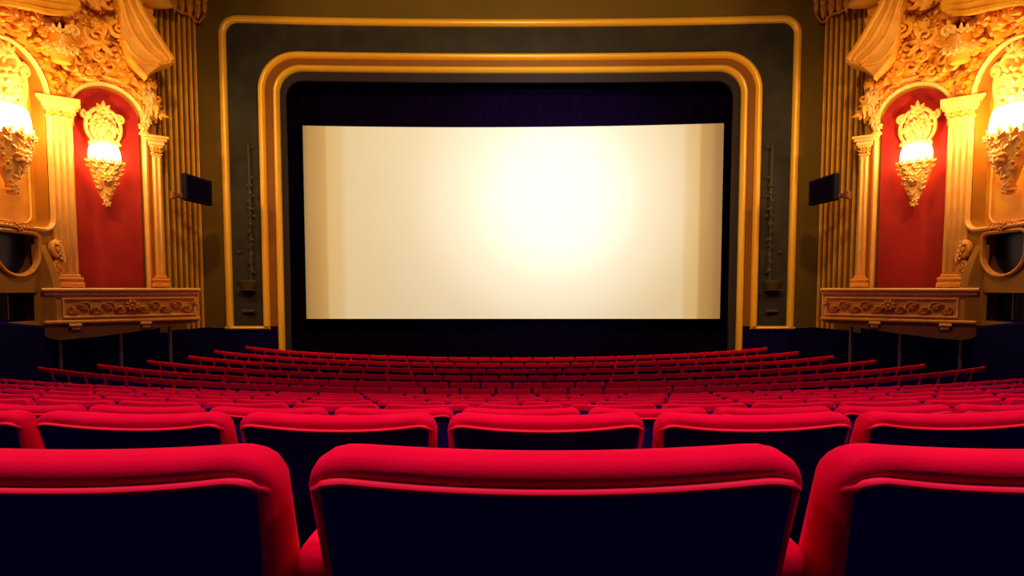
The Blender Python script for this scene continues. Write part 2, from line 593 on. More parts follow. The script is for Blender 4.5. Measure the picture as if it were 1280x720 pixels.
def side(mir):
    S = 'right' if mir else 'left'
    rnd = random.Random(5)
    bl = lambda name, mb, m, parent=None, **k: build(name, mb, m, parent, mirror=mir, **k)
    # ---------- wall A (red niche) and wall B (large niche), one wall object each
    nA = .86; sprA = 5.05
    holeA = [(-nA, .0)] + [(nA, .0)] + arc(0, sprA, nA, 0, 180, 20)
    outerA = [(-1.25, -.6), (1.25, -.6), (1.25, 10.4), (-1.25, 10.4)]
    mb = sheet(FA, outerA, [holeA])
    wallA = bl('wall_' + S, mb, M['ochre'], kind='structure', label='gilded wall bay with the red arched niche, %s of the screen' % S)
    dA = -.32
    bl('niche_reveal', reveal(FA, holeA, 0, dA), M['ochre'], wallA)
    mb = MB(); mb.add([FA.p(u, v, dA) for u, v in holeA], [tuple(range(len(holeA)))])
    bl('niche_panel', mb, M['red_wall'], wallA, label='deep red panel filling the niche')
    # wall B
    nB = 1.12; sprB = 5.05
    cB = .0
    rb = .28
    holeB = [(cB - nB + rb, 1.62), (cB + nB - rb, 1.62)] + arc(cB + nB - rb, 1.62 + rb, rb, -90, 0, 5) + arc(cB, sprB, nB, 0, 180, 24) + arc(cB - nB + rb, 1.62 + rb, rb, 180, 270, 5)[:-1]
    holeB = [holeB[0]] + holeB[1:]
    # remove duplicates
    def dd(l):
        o = []
        for q in l:
            if not o or (abs(q[0] - o[-1][0]) + abs(q[1] - o[-1][1])) > 1e-4: o.append(q)
        if abs(o[0][0] - o[-1][0]) + abs(o[0][1] - o[-1][1]) < 1e-4: o.pop()
        return o
    holeB = dd(holeB)
    sh = dd([(.67, .95), (.67, 1.38), (.5, 1.47), (-.5, 1.47), (-.67, 1.38), (-.67, .95)] + arc(0, .92, .67, 180, 360, 14, .64))
    lo = [(-1.3, -.86), (.72, -.86), (.72, -.12), (-1.3, -.12)]
    outerB = [(-3.4, -1.0), (1.35, -1.0), (1.35, 10.4), (-3.4, 10.4)]
    mb = sheet(FB, outerB, [holeB, sh, lo])
    wallB = bl('wall_%s' % S, mb, M['ochre'], kind='structure', label='gilded wall bay with the large arched niche, at the %s edge' % S)
    bl('niche_reveal', reveal(FB, holeB, 0, -.4), M['ochre'], wallB)
    mb = MB(); mb.add([FB.p(u, v, -.4) for u, v in holeB], [tuple(range(len(holeB)))])
    bl('niche_panel', mb, M['gold'], wallB, label='golden panel filling the large niche')
    mb = reveal(FB, sh, 0, -.35); mb.merge(reveal(FB, lo, 0, -.5))
    bl('opening_reveal', mb, M['umber'], wallB)
    mb = MB(); mb.add([FB.p(u, v, -.35) for u, v in sh], [tuple(range(len(sh)))])
    win = bl('window_1' if not mir else 'window_2', mb, M['glass'], kind='structure', label='dark shield-shaped window below the large %s niche' % S)
    mb = MB(); mb.add([FB.p(u, v, -.5) for u, v in lo], [tuple(range(len(lo)))])
    win2 = bl('window_3' if not mir else 'window_4', mb, M['glass'], kind='structure', label='dark low opening under the shield window, %s side' % S)
    bl('window_post', tube([FB.p(.1, -.86, -.38), FB.p(.1, -.12, -.38)], .025, 8), M['metal'], win2)
    mb = sweep(FB, sh, [(-.01, -.02), (-.02, .07), (.02, .10), (.07, .07), (.08, -.02)][::1], closed=True)
    bl('window_frame', mb, M['relief'], win, label='carved copper-gold shield frame')
    # small drop carving above the shield frame
    mb = MB()
    for k in range(7):
        acanthus(mb, FB, -.45 + .15 * k, 1.55, .04, PI / 2 + .25 * (k - 3), .2, 3)
    rosette(mb, FB, 0, 1.56, .08, .26, 6)
    bl('frame_carving', mb, M['relief'], win)
    # end return of wall C: reeds zone backing
    mb = sheet(FC, [(-1.35, -1.45), (1.15, -1.45), (1.15, 10.4), (-1.35, 10.4)], [])
    bl('wall_%s' % S, mb, M['brown'], kind='structure', label='dark ochre wall behind the gilt reeds, %s side' % S)
    # dark dado under everything, down to the floor
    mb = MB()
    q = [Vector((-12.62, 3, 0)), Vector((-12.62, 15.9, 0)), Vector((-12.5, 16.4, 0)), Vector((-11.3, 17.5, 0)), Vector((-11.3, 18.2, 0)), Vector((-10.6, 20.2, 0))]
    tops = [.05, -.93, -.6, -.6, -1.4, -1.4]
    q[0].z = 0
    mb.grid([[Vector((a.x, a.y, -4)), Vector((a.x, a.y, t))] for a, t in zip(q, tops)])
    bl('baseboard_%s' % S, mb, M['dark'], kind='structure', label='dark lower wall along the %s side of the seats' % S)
    # sloping parapet of the side gangway in front of wall B
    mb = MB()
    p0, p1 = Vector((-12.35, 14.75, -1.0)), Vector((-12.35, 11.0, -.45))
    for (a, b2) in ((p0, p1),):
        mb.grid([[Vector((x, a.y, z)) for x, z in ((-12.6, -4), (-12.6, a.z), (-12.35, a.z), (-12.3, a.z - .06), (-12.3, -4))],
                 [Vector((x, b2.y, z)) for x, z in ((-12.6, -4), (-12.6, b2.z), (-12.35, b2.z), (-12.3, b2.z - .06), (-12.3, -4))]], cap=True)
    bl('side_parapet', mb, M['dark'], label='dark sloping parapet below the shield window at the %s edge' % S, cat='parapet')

    # ---------- niche mouldings
    t = thing('niche_surround', FA.p(0, 0, 0), 'gilt double arch moulding framing the red niche %s of the screen' % S, 'moulding', mirror=mir)
    path = [(nA, .0), (nA, 2.5)] + arc(0, sprA, nA, 0, 180, 24) + [(-nA, 2.5), (-nA, .0)]
    bl('arch_moulding', sweep(FA, path, [(-.12, -.02), (-.14, .05), (-.08, .11), (-.03, .08), (0, .03), (.0, -.02)]), M['gold_pale'], t)
    path = arc(0, sprA, nA + .24, 8, 172, 24)
    bl('outer_arch', sweep(FA, path, [(-.09, -.02), (-.07, .12), (0, .17), (.07, .12), (.09, -.02)], wofs=.05), M['gold'], t)
    for k in range(15):
        mb = MB()
        a = R(14 + 152 * k / 14)
        acanthus(mb, FA, math.cos(a) * (nA + .48), sprA + math.sin(a) * (nA + .48), .12, a + (.5 if k % 2 else -.5), .34, 3)
        bl('leaf', mb, M['gold'], t)
    t = thing('niche_surround', FB.p(0, 1.6, 0), 'tall gilt arch moulding framing the large niche at the %s edge' % S, 'moulding', mirror=mir)
    bl('arch_moulding', sweep(FB, holeB, [(-.0, -.02), (0, .06), (-.04, .12), (-.09, .1), (-.11, .03), (-.11, -.02)], closed=True), M['gold_pale'], t)
    # inner bead line inside niche panel
    inner = [(u * .86, 1.62 + (v - 1.62) * .955 + .12) for u, v in holeB]
    bl('panel_bead', sweep(FB, inner, [(-.03, -.42), (0, -.36), (.03, -.42)], closed=True), M['gold_pale'], t)
    for k in range(17):
        mb = MB()
        a = R(4 + 172 * k / 16)
        acanthus(mb, FB, math.cos(a) * (nB + .34), sprB + math.sin(a) * (nB + .34), .12, a + (.6 if k % 2 else -.6), .4, 3)
        bl('leaf', mb, M['gold'], t)

    # ---------- pilasters
    def pilaster(fr, wd, vb, vt, nfl, label, dep=.16):
        t = thing('fluted_pilaster', fr.p(0, vb, 0), label, 'pilaster', mirror=mir)
        bw = wd / 2
        mb = box(fr, -bw, bw, vb + .35, vt - .5, -.45, dep, .02)
        shf = bl('shaft', mb, M['gold'], t)
        for k in range(nfl):
            u = -bw + wd * (k + .5) / nfl
            r = wd / nfl * .36
            mb = MB()
            rows = []
            for v, s_ in ((vb + .4, .2), (vb + .46, 1), (vt - .66, 1), (vt - .6, .2)):
                rows.append([fr.p(u + r * s_ * math.cos(PI * j / 6), v, dep - .02 + r * .9 * s_ * math.sin(PI * j / 6)) for j in range(7)])
            mb.grid(rows)
            bl('flute', mb, M['gold_pale'], shf)
        mb = MB()
        for (v0, v1, e) in ((vb, vb + .13, .13), (vb + .13, vb + .2, .09), (vb + .2, vb + .28, .11), (vb + .28, vb + .36, .04)):
            mb.merge(box(fr, -bw - e, bw + e, v0, v1, -.45, dep + e, .02))
        bl('base', mb, M['gold'], t)
        mb = MB()
        for (v0, v1, e) in ((vt - .56, vt - .5, .03), (vt - .5, vt - .36, .0), (vt - .36, vt - .28, .05), (vt - .28, vt - .16, .09), (vt - .16, vt - .08, .15), (vt - .08, vt, .2)):
            mb.merge(box(fr, -bw - e, bw + e, v0, v1, -.45, dep + e, .015))
        cap_ = bl('capital', mb, M['gold_pale'], t)
        mb = MB()
        for k in range(3):
            acanthus(mb, fr, (k - 1) * wd * .33, vt - .48, dep + .03, PI / 2, .2, 3)
        bl('capital_leaves', mb, M['gold'], cap_)
    pilaster(FP1, .56, .02, 5.2, 4, 'wide fluted gilt pilaster between the two niches, %s side' % S)
    pilaster(FP2, .24, .02, 4.65, 2, 'slim gilt pilaster between the red niche and the reeds, %s side' % S)
    # slim inner strips beside niche B
    t = thing('wall_strip', FB.p(1.28, 0, 0), 'slim double gilt strip beside the large niche, %s side' % S, 'moulding', mirror=mir)
    for u, v0, v1 in ((1.22, 1.5, 4.9), (1.36, 1.3, 4.9)):
        bl('rib', sweep(FB, [(u, v0), (u, (v0 + v1) / 2), (u, v1)], half_round(.05, .08, 7)), M['gold_pale'], t)

    # ---------- console scroll beside pilaster base
    t = thing('scroll_console', FB.p(1.05, .2, .05), 'gilt scroll bracket between shield window and pilaster, %s side' % S, 'bracket', mirror=mir)
    mb = MB()
    scroll(mb, FB, 1.12, 1.05, .12, .42, PI / 2, 1.5, 1, .2)
    scroll(mb, FB, 1.15, .62, .1, .3, -PI / 2, 1.5, -1, .2)
    bl('scroll', mb, M['gold'], t)
    mb = MB()
    for k in range(4):
        acanthus(mb, FB, 1.1 + .04 * k, 1.25 - .13 * k, .2, -PI / 2, .22, 3)
    bl('leaf', mb, M['gold_pale'], t)

    # ---------- opera box front
    t = thing('opera_box', FBX.p(1.7, -1.1, 0), 'gilt carved opera box projecting below the red niche, %s of the screen' % S, 'balcony', mirror=mir)
    u0, uL = FBX.hit(56, 380)[0], FBX.hit(248, 380)[0]
    up_ = FBX.hit(79, 380)[0]; ue = u0 - .22
    mb = box(FBX, u0, uL, -.92, -.02, -.9, 0, .02)
    fp_ = bl('front_panel', mb, M['gold'], t)
    mb = box(FBX, u0 - .05, uL + .06, -.1, .0, -.95, .14, .03)
    mb.merge(box(FBX, u0 - .02, uL + .03, -.2, -.1, -.9, .08, .025))
    bl('rail', mb, M['gold_pale'], t)
    mb = box(FBX, u0 - .03, uL + .04, -.98, -.88, -.9, .07, .03)
    bl('base_moulding', mb, M['gold'], t)
    fr_in = [(up_, -.80), (uL - .1, -.80), (uL - .1, -.30), (up_, -.30)]
    bl('panel_frame', sweep(FBX, fr_in, half_round(.035, .06, 6), closed=True), M['gold_pale'], fp_)
    mb = stucco_plate(FBX, [(up_ + .04, -.77), (uL - .14, -.77), (uL - .14, -.33), (up_ + .04, -.33)], -.05, .1, .05, seed=3)
    n = 11
    for k in range(n):
        u = up_ + .2 + (uL - up_ - .5) * k / (n - 1)
        sgn = 1 if k % 2 else -1
        scroll(mb, FBX, u, -.55 + .04 * sgn, .02, .26, 0, 1.3, sgn, .13)
        acanthus(mb, FBX, u + .14, -.52 - .08 * sgn, .03, .5 * sgn, .2, 3)
        if k in (5,): rosette(mb, FBX, u, -.5, .05, .34, 8)
    bl('relief', mb, M['relief'], fp_, label='copper-gold carved foliage relief')
    # curved pier at outer end (plain plaster) and upturned underside lip
    rows = []
    for i in range(13):
        v = 1.15 - 2.15 * i / 12
        e = 0.42 * max(0, (v - .0)) ** 1.5 * .55
        rows.append([FBX.p(ue, v, -.5), FBX.p(ue, v, .02), FBX.p(ue + .42 - e * .9, v, .04), FBX.p(ue + .56 - e, v, -.1), FBX.p(ue + .56 - e, v, -.5)])
    mb = MB(); mb.grid(rows, closed_v=True, cap=True)
    bl('end_pier', mb, M['ochre'], t)
    mb = MB()
    rows = []
    for i in range(9):
        a = R(90 * i / 8)
        rows.append([(-.34 + .3 * (1 - math.cos(a)), -1.0 - .34 * math.sin(a))])
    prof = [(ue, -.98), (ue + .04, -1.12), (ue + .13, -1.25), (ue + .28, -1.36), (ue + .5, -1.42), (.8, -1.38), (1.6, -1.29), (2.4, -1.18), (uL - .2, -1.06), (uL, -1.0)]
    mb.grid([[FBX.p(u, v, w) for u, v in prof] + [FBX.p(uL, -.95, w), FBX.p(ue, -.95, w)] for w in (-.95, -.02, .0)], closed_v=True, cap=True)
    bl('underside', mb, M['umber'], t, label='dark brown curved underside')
    for u in (FBX.hit(95, 415)[0], FBX.hit(183, 415)[0]):
        mb = box(FBX, u - .14, u + .14, -1.06, -.98, -.2, .1, .02)
        mb.merge(box(FBX, u - .1, u + .1, -1.16, -1.06, -.2, .06, .03))
        bl('corbel', mb, M['gold_pale'], t)
    # posts under the box
    for k, (u, zt) in enumerate(((FBX.hit(75, 440, -.35)[0], -1.36), (FBX.hit(151, 440, -.35)[0], -1.28), (FBX.hit(213, 440, -.35)[0], -1.12))):
        base = FBX.p(u, -2.55, -.35)
        st = thing('support_post', base, '%s metal post under the %s opera box' % (['outermost', 'middle', 'innermost'][k], S), 'post', mirror=mir)
        bl('pole', tube([FBX.p(u, -2.5, -.35), FBX.p(u, zt, -.35)], .05, 12), M['metal'], st)
        bl('foot_plate', box(FBX, u - .11, u + .11, -2.55, -2.5, -.46, -.24, .01), M['metal'], st)

    # ---------- wall sconces
    def sconce(fr, cu, zb, S_, w, label, drop):
        t = thing('wall_sconce', fr.p(cu, zb, w), label, 'wall lamp', mirror=mir)
        R_ = .30 * S_
        # frosted half bowl with ribs
        rows = []
        for i in range(11):
            k = i / 10
            a = PI * .5 * k
            rr = R_ * (.62 + .38 * math.sin(PI * (.25 + .55 * k)))
            z = zb + S_ * .44 * k
            row = []
            for j in range(25):
                th = PI * j / 24
                rib = 1 + .03 * math.cos(th * 16)
                row.append(fr.p(cu + math.cos(th) * rr * rib, z, w + .02 + math.sin(th) * rr * rib * .8))
            rows.append(row)
        mb = MB(); mb.grid(rows)
        top = rows[-1]; mb.add(top, [tuple(range(len(top)))])
        bot = rows[0]; mb.add(bot, [tuple(range(len(bot)))])
        bl('lamp_shade', mb, M['bowl'], t, label='glowing frosted half bowl')
        # bracket: inverted cone of leaves
        rows = []
        for i in range(12):
            k = i / 11
            rr = R_ * (1.12 * (1 - k) ** .8 + .06)
            rows.append([fr.p(cu + math.cos(PI * j / 14) * rr, zb + .03 - drop * k, w + .0 + math.sin(PI * j / 14) * rr * .7) for j in range(15)])
        mb = MB(); mb.grid(rows); mb.add(rows[0], [tuple(range(15))])
        for i in range(8):
            k = i / 8
            rr = R_ * (1.08 * (1 - k) ** .8 + .06)
            m = max(1, int(6 - i * .7))
            for j in range(m):
                th = PI * (j + .5 + .25 * (i % 2)) / (m + .25)
                acanthus(mb, fr, cu + math.cos(th) * rr, zb - drop * k + .02, w + math.sin(th) * rr * .7 + .01, PI / 2 + (th - PI / 2) * -.35 + rnd.uniform(-.5, .5), .17 * S_, 3, 120, .35)
        scroll(mb, fr, cu - R_ * .8, zb + .02, w + .08, .2 * S_, 0, 1.4, 1, .2)
        scroll(mb, fr, cu + R_ * .8, zb + .02, w + .08, .2 * S_, PI, 1.4, -1, .2)
        rosette(mb, fr, cu, zb - drop * .35, w + R_ * .7, .24 * S_, 7, .35)
        rosette(mb, fr, cu, zb - drop * .95, w + .06, .18 * S_, 6, .5)
        bl('bracket', mb, M['gold_pale'], t, label='carved gilt bracket tapering to a point')
        # cartouche above
        mb = MB()
        cz = zb + .46 * S_ + .36 * S_
        cz = zb + .42 * S_ + .42 * S_
        mb.merge(poly_slab(fr, arc(cu, cz, .27 * S_, 0, 345, 23, .36 * S_), w - .25, w, .03))
        for sg in (-1, 1):
            pts = arc(cu, cz, .33 * S_, 90, 90 + sg * 150, 14, .42 * S_)
            mb.merge(tube([fr.p(a_, b_, w + .03) for a_, b_ in pts], [.05 * S_ * (1 - .3 * i / 14) for i in range(15)], 8))
            scroll(mb, fr, cu + sg * .2 * S_, cz - .38 * S_, w + .03, .2 * S_, 0, 1.4, sg, .2)
            scroll(mb, fr, cu + sg * .3 * S_, cz + .22 * S_, w + .03, .2 * S_, 2, 1.4, -sg, .2)
        for k in range(40):
            a_ = rnd.uniform(0, 6.28); q_ = rnd.uniform(0, 1) ** .6
            blob(mb, fr, cu + math.cos(a_) * .26 * S_ * q_, cz + math.sin(a_) * .36 * S_ * q_, w + .03, rnd.uniform(0, 3), rnd.uniform(.12, .24) * S_, rnd.uniform(.08, .13) * S_, .09 * S_, .3, 6, 7, .3)
        acanthus(mb, fr, cu, cz + .34 * S_, w + .03, PI / 2, .3 * S_, 5, 150)
        rosette(mb, fr, cu, cz + .05 * S_, w + .08, .3 * S_, 8)
        bl('cartouche', mb, M['gold_pale'], t, label='oval gilt cartouche crest')
        # sconce light, set out in front of the bowl to even the glow
        ld = bpy.data.lights.new('sconce_light', 'POINT')
        ld.color = (1, .62, .32)
        ld.energy = 120 if S_ < 1.5 else 230
        ld.shadow_soft_size = .12
        lo_ = bpy.data.objects.new('sconce_light', ld)
        C.objects.link(lo_)
        q = fr.p(cu, zb + .5 * S_, w + .9)
        if mir: q.x = -q.x
        lo_.location = q - t.location
        lo_.parent = t
    cu, cz = FA.hit(134, 204, .25)
    sconce(FA, cu, cz, 1.3, -.1, 'smaller lit gilt sconce on the red niche, %s of the screen' % S, 1.2)
    cu, cz = FB.hit(26, 172, .2)
    sconce(FB, cu, cz, 1.75, -.15, 'larger lit gilt sconce in the big niche at the %s edge' % S, 1.35)

    # ---------- reeds beside the proscenium
    t = thing('reeded_panel', FC.p(0, -1.4, 0), 'tall bundle of upright gilt reeds between %s niche and stage frame' % S, 'reeds', mirror=mir)
    us = [FC.hit(px, 300)[0] for px in (203, 209.5, 217, 224, 231, 237.5, 244, 250, 257)]
    for k, u in enumerate(us):
        r = .030
        bot = -1.4 if k > 3 else -.1
        top = 9.9
        mb = MB()
        mb.grid([[FC.p(u + r * math.cos(PI * j / 8), v, .04 + r * 1.5 * math.sin(PI * j / 8)) for j in range(9)] + [FC.p(u - r, v, 0), FC.p(u + r, v, 0)] for v in (bot, top)], closed_v=True, cap=True)
        bl('reed', mb, M['gold'], t)
        dz = at(205, 12, 18).z
    # gilt drops at reed tops
    for k in range(7):
        px = 207 + 10 * k
        py = [4, 5, 6, 8, 12, 10, 9][k]
        u, v = FC.hit(px, py, .3)
        mb = MB()
        blob(mb, FC, u, v, .3, -PI / 2, .62, .2 + .1 * (k % 2), .13, .35, 10, 8)
        blob(mb, FC, u, v + .25, .3, PI / 2, .3, .24, .14, .2, 6, 8)
        bl('drop_finial', mb, M['relief'], t)
    pts = []
    for px, py in ((216, 10), (226, 15), (238, 18), (243, 26), (249, 28), (254, 22), (262, 12)):
        u, v = FC.hit(px, py, .3); pts.append(FC.p(u, v, .3))
    bl('festoon', tube(pts, .035, 7), M['relief'], t)

    # ---------- loudspeaker
    a = at(218 if not mir else 1280 - 1045, 218, 17.3)
    q0 = at(231, 235, 17.6); q1 = at(265, 238, 18.2)
    fs = Frame(((q0 + q1) / 2), (q1 - q0) * Vector((1, 1, 0)))
    if fs.n.y > 0: fs.n = -fs.n
    hw = ((q1 - q0).length) / 2
    t = thing('loudspeaker', fs.p(0, -.42, 0), 'black boxy loudspeaker mounted on the gilt reeds %s of the screen' % S, 'loudspeaker', mirror=mir)
    rows = []
    for w, i in ((-.3, .03), (-.27, 0), (.0, 0), (.03, .03)):
        rows.append([fs.p(-hw + i, -.36 + i, w), fs.p(hw - i, -.46 + i, w), fs.p(hw - i, .30 - i, w), fs.p(-hw + i, .46 - i, w)])
    mb = MB(); mb.grid(rows, closed_v=True, cap=True)
    cab = bl('cabinet', mb, M['speaker'], t)
    mb = MB()
    rows = []
    for w, i in ((.03, .07), (.055, .08)):
        rows.append([fs.p(-hw + i, -.36 + i, w), fs.p(hw - i, -.46 + i, w), fs.p(hw - i, .30 - i, w), fs.p(-hw + i, .46 - i, w)])
    mb.grid(rows, closed_v=True, cap=True)
    bl('grille', mb, M['black'], cab)
    mb = box(fs, -hw - .28, -hw + .1, -.3, -.16, -.35, -.2, .02)
    mb.merge(box(fs, -hw - .3, -hw - .2, -.34, -.12, -.42, -.15, .02))
    bl('mount_arm', mb, M['umber'], t)

    # ---------- stucco masses above the arches
    def hp(fr, pts, w=0): return [fr.hit(x, y, w) for x, y in pts]
    # spandrel plates
    mb = MB()
    arcA = arc(0, sprA, nA + .12, 20, 160, 16)
    polyA = [(1.25, 5.0)] + arcA[:] + [(-1.25, 5.3), (-1.25, 9.9), (1.25, 9.9)]
    mb.merge(stucco_plate(FA, polyA, .08, .30, .07, seed=11))
    st = thing('stucco_ornament', FA.p(0, 6, 0), 'dense gilt stucco foliage above the red niche, %s of the screen' % S, 'stucco', mirror=mir)
    bl('plaster_ground', mb, M['gold'], st)
    for lst, kk in (([], 0),):
        mb = MB()
        for i in range(105):
            px, py = rnd.uniform(100, 178), rnd.uniform(-8, 128)
            u, v = FA.hit(px, py, .3)
            if math.hypot(u, v - sprA) < nA + .3 or v < 5 or abs(u) > 1.45: continue
            ty = rnd.random()
            s_ = rnd.uniform(.26, .62)
            w = rnd.uniform(.2, .7)
            if ty < .6: acanthus(mb, FA, u, v, w, rnd.uniform(0, 2 * PI), s_, rnd.choice((3, 5)), 130, .34)
            elif ty < .82: scroll(mb, FA, u, v, w, s_ * .9, rnd.uniform(0, 6), 1.4, rnd.choice((-1, 1)), .17)
            else: rosette(mb, FA, u, v, w, s_ * .9, 7, .35)
        bl('foliage', mb, M['gold'], st)
    st = thing('stucco_ornament', FB.p(0, 6.4, 0), 'dense gilt stucco foliage above the large niche at the %s edge' % S, 'stucco', mirror=mir)
    arcB = arc(0, sprB, nB + .14, 12, 168, 20)
    polyB = [(1.5, 5.2)] + arcB + [(-2.4, 5.3), (-2.4, 9.9), (1.5, 9.9)]
    mb = stucco_plate(FB, polyB, .08, .32, .08, seed=23)
    bl('plaster_ground', mb, M['gold'], st)
    mb = MB()
    for i in range(135):
        px, py = rnd.uniform(-30, 100), rnd.uniform(-8, 120)
        u, v = FB.hit(px, py, .3)
        if math.hypot(u, v - sprB) < nB + .32 or v < 5 or u > 1.7 or u < -2.4: continue
        ty = rnd.random()
        s_ = rnd.uniform(.26, .62)
        w = rnd.uniform(.2, .7)
        if ty < .6: acanthus(mb, FB, u, v, w, rnd.uniform(0, 2 * PI), s_, rnd.choice((3, 5)), 130, .34)
        elif ty < .82: scroll(mb, FB, u, v, w, s_ * .9, rnd.uniform(0, 6), 1.4, rnd.choice((-1, 1)), .17)
        else: rosette(mb, FB, u, v, w, s_ * .9, 7, .35)
    bl('foliage', mb, M['gold'], st)
    # big barrel console between the arches
    fq = Frame(at(76, 58, 15.2), (.8, .6, 0))
    if fq.n.y > 0: fq.n = -fq.n
    t = thing('carved_console', fq.p(0, -.5, 0), 'round carved gilt console between the two arches, %s side' % S, 'console', mirror=mir)
    rows = []
    for i in range(15):
        k = i / 14
        rr = .34 * (.75 + .25 * math.sin(PI * k)) * (1 - .25 * (1 - k))
        rows.append([fq.p(math.cos(2 * PI * j / 20) * rr, -.42 + .78 * k, math.sin(2 * PI * j / 20) * rr) for j in range(20)])
    mb = MB(); mb.grid(rows, closed_v=True, cap=True)
    bl('drum', mb, M['gold'], t)
    for k in range(5):
        mb = MB()
        acanthus(mb, fq, -.26 + .13 * k, .0 - .05 * (k % 2), .28 - .12 * abs(k - 2) * .6, -PI / 2, .34, 5)
        bl('leaf', mb, M['gold_pale'], t)
        mb = MB()
        acanthus(mb, fq, -.26 + .13 * k, .28, .28 - .12 * abs(k - 2) * .6, PI / 2, .26, 3)
        bl('leaf', mb, M['gold_pale'], t)
    mb = MB()
    scroll(mb, fq, -.28, .42, .1, .3, 0, 1.5, 1, .18); scroll(mb, fq, .28, .42, .1, .3, PI, 1.5, -1, .18)
    mb.merge(tube([fq.p(-.3, .42, .08), fq.p(0, .36, .14), fq.p(.3, .42, .08)], .05, 7))
    bl('scroll', mb, M['gold_pale'], t)
    # side brackets flowing from arch A shoulder
    mb = MB()
    t = thing('shoulder_ornament', FA.p(1.2, 5.0, .1), 'cascade of gilt leaves at the arch shoulder beside the reeds, %s side' % S, 'stucco', mirror=mir)
    for k in range(9):
        px, py = 186 - 1.5 * abs(k - 3), 100 + 8 * k
        u, v = FA.hit(px, py, .15)
        mb = MB()
        acanthus(mb, FA, u, v, .15, -PI / 2 + .3 * (-1) ** k, .46 - .02 * k, 5)
        bl('leaf', mb, M['gold_pale'], t)

    # ---------- swooping pediment arms
    def arm(fr, w0, outline, label, lines, w_tip=.35):
        L = [fr.hit(x, y, w0) for x, y in outline]
        t = thing('pediment_arm', fr.p(L[0][0], min(q[1] for q in L), w0 - .4), label, 'pediment', mirror=mir)
        mb = poly_slab(fr, L, w0 - .75, w0, .03)
        cb_ = bl('cornice_block', mb, M['gold'], t)
        for i, (pts, r) in enumerate(lines):
            q = [fr.hit(x, y, w0) for x, y in pts]
            # subdivide smooth
            pth = []
            for j in range(len(q) - 1):
                for s_ in range(4):
                    f = s_ / 4
                    p0_ = q[max(0, j - 1)]; p1_ = q[j]; p2_ = q[j + 1]; p3_ = q[min(len(q) - 1, j + 2)]
                    pth.append(tuple(.5 * ((2 * p1_[c]) + (-p0_[c] + p2_[c]) * f + (2 * p0_[c] - 5 * p1_[c] + 4 * p2_[c] - p3_[c]) * f * f + (-p0_[c] + 3 * p1_[c] - 3 * p2_[c] + p3_[c]) * f ** 3) for c in (0, 1)))
            pth.append(q[-1])
            bl('cyma_moulding', sweep(fr, pth, half_round(r, r * .6, 7, base=-.1), wofs=w0), M['gold'], cb_)
    arm(FA, 1.0, [(137, -25), (150, 10), (153, 45), (160, 72), (172, 88), (184, 98), (188, 92), (200, 83), (219, 77), (212, 64), (200, 45), (188, 25), (176, 5), (168, -25)],
        'large swooping gilt cornice point hanging beside the reeds, %s side' % S,
        [([(165, -25), (173, 5), (186, 28), (199, 50), (216, 75)], .1),
         ([(155, -25), (163, 5), (174, 28), (188, 52), (210, 75)], .09),
         ([(146, -25), (155, 10), (164, 36), (180, 60), (202, 79)], .08),
         ([(156, 50), (166, 66), (180, 78), (198, 81)], .06),
         ([(162, 70), (174, 84), (184, 95)], .06)])
    arm(FB, 1.0, [(-40, -25), (-40, 8), (0, 4), (30, 8), (60, 16), (84, 19), (100, 14), (102, 4), (92, -8), (84, -25)],
        'broad gilt cornice wing over the large niche at the %s edge' % S,
        [([(-40, -8), (0, -10), (40, -6), (75, 0), (98, 4)], .1),
         ([(-40, 0), (0, -3), (40, 2), (72, 8), (96, 10)], .08),
         ([(-40, 7), (0, 3), (35, 8), (66, 16), (90, 16)], .06)])
    u, v = FC.hit(188, -5, .5)
    fz = Frame(at(188, -2, 17.4), (.8, .6, 0))
    if fz.n.y > 0: fz.n = -fz.n
    t = thing('cornice_shell', fz.p(0, -.3, 0), 'small orange-gold cornice lobe above the reeds, %s side' % S, 'moulding', mirror=mir)
    mb = MB(); blob(mb, fz, 0, .12, 0, -.35, 1.2, .9, .35, .3, 12, 14)
    bl('lobe', mb, M['gold'], t)

    # ---------- ornament low in the green band
    xg = at(309, 356, 19.9)
    fg = Frame((xg.x, 20.02, 0), (1, 0, 0))
    if fg.n.y > 0: fg.n = -fg.n
    t = thing('basket_ornament', fg.p(0, xg.z, .1), 'dim gilt basket with crystal sprays in the green band, %s of the screen' % S, 'ornament', mirror=mir)
    mb = MB()
    rows = []
    for z, w in ((-.17, .19), (-.14, .22), (.05, .28), (.12, .33), (.17, .33), (.17, .27), (.05, .22)):
        rows.append([fg.p(math.cos(PI * j / 12) * w, xg.z + z, .02 + math.sin(PI * j / 12) * w * .7) for j in range(13)])
    mb.grid(rows)
    bl('basket', mb, M['dim_gold'], t)
    mb = MB()
    for (px, py) in ((315, 316), (314, 326), (315, 334), (317, 340), (316, 300), (316, 306), (300, 315), (318, 270), (316, 262), (313, 255), (317, 245), (314, 232), (315, 222), (316, 184), (313, 290)):
        u, v = fg.hit(px, py, .05)
        blob(mb, fg, u, v, .06, rnd.uniform(0, 3), .13, .09, .05, .2, 6, 7)
    bl('crystal', mb, M['dim_gold'], t, label='small pale crystal drops')
    mb = tube([fg.p(.1, xg.z + .1, .06), fg.p(.14, xg.z + .9, .05), fg.p(.12, xg.z + 2, .04), fg.p(.14, xg.z + 3.6, .04), fg.p(.12, xg.z + 4.9, .04)], .03, 7)
    for k in range(12):
        acanthus(mb, fg, .13 + .05 * (-1) ** k, xg.z + .5 + .27 * k, .05, PI / 2 + .9 * (-1) ** k, .15, 3)
    bl('stem', mb, M['dim_gold'], t)
    mb = box(fg, -.3, .3, xg.z - .2, xg.z - .17, 0, .3, .01)
    mb.merge(box(fg, -.22, .22, xg.z - .98, xg.z - .88, 0, .12, .02))
    bl('shelf', mb, M['dim_gold'], t)


side(False)
side(True)

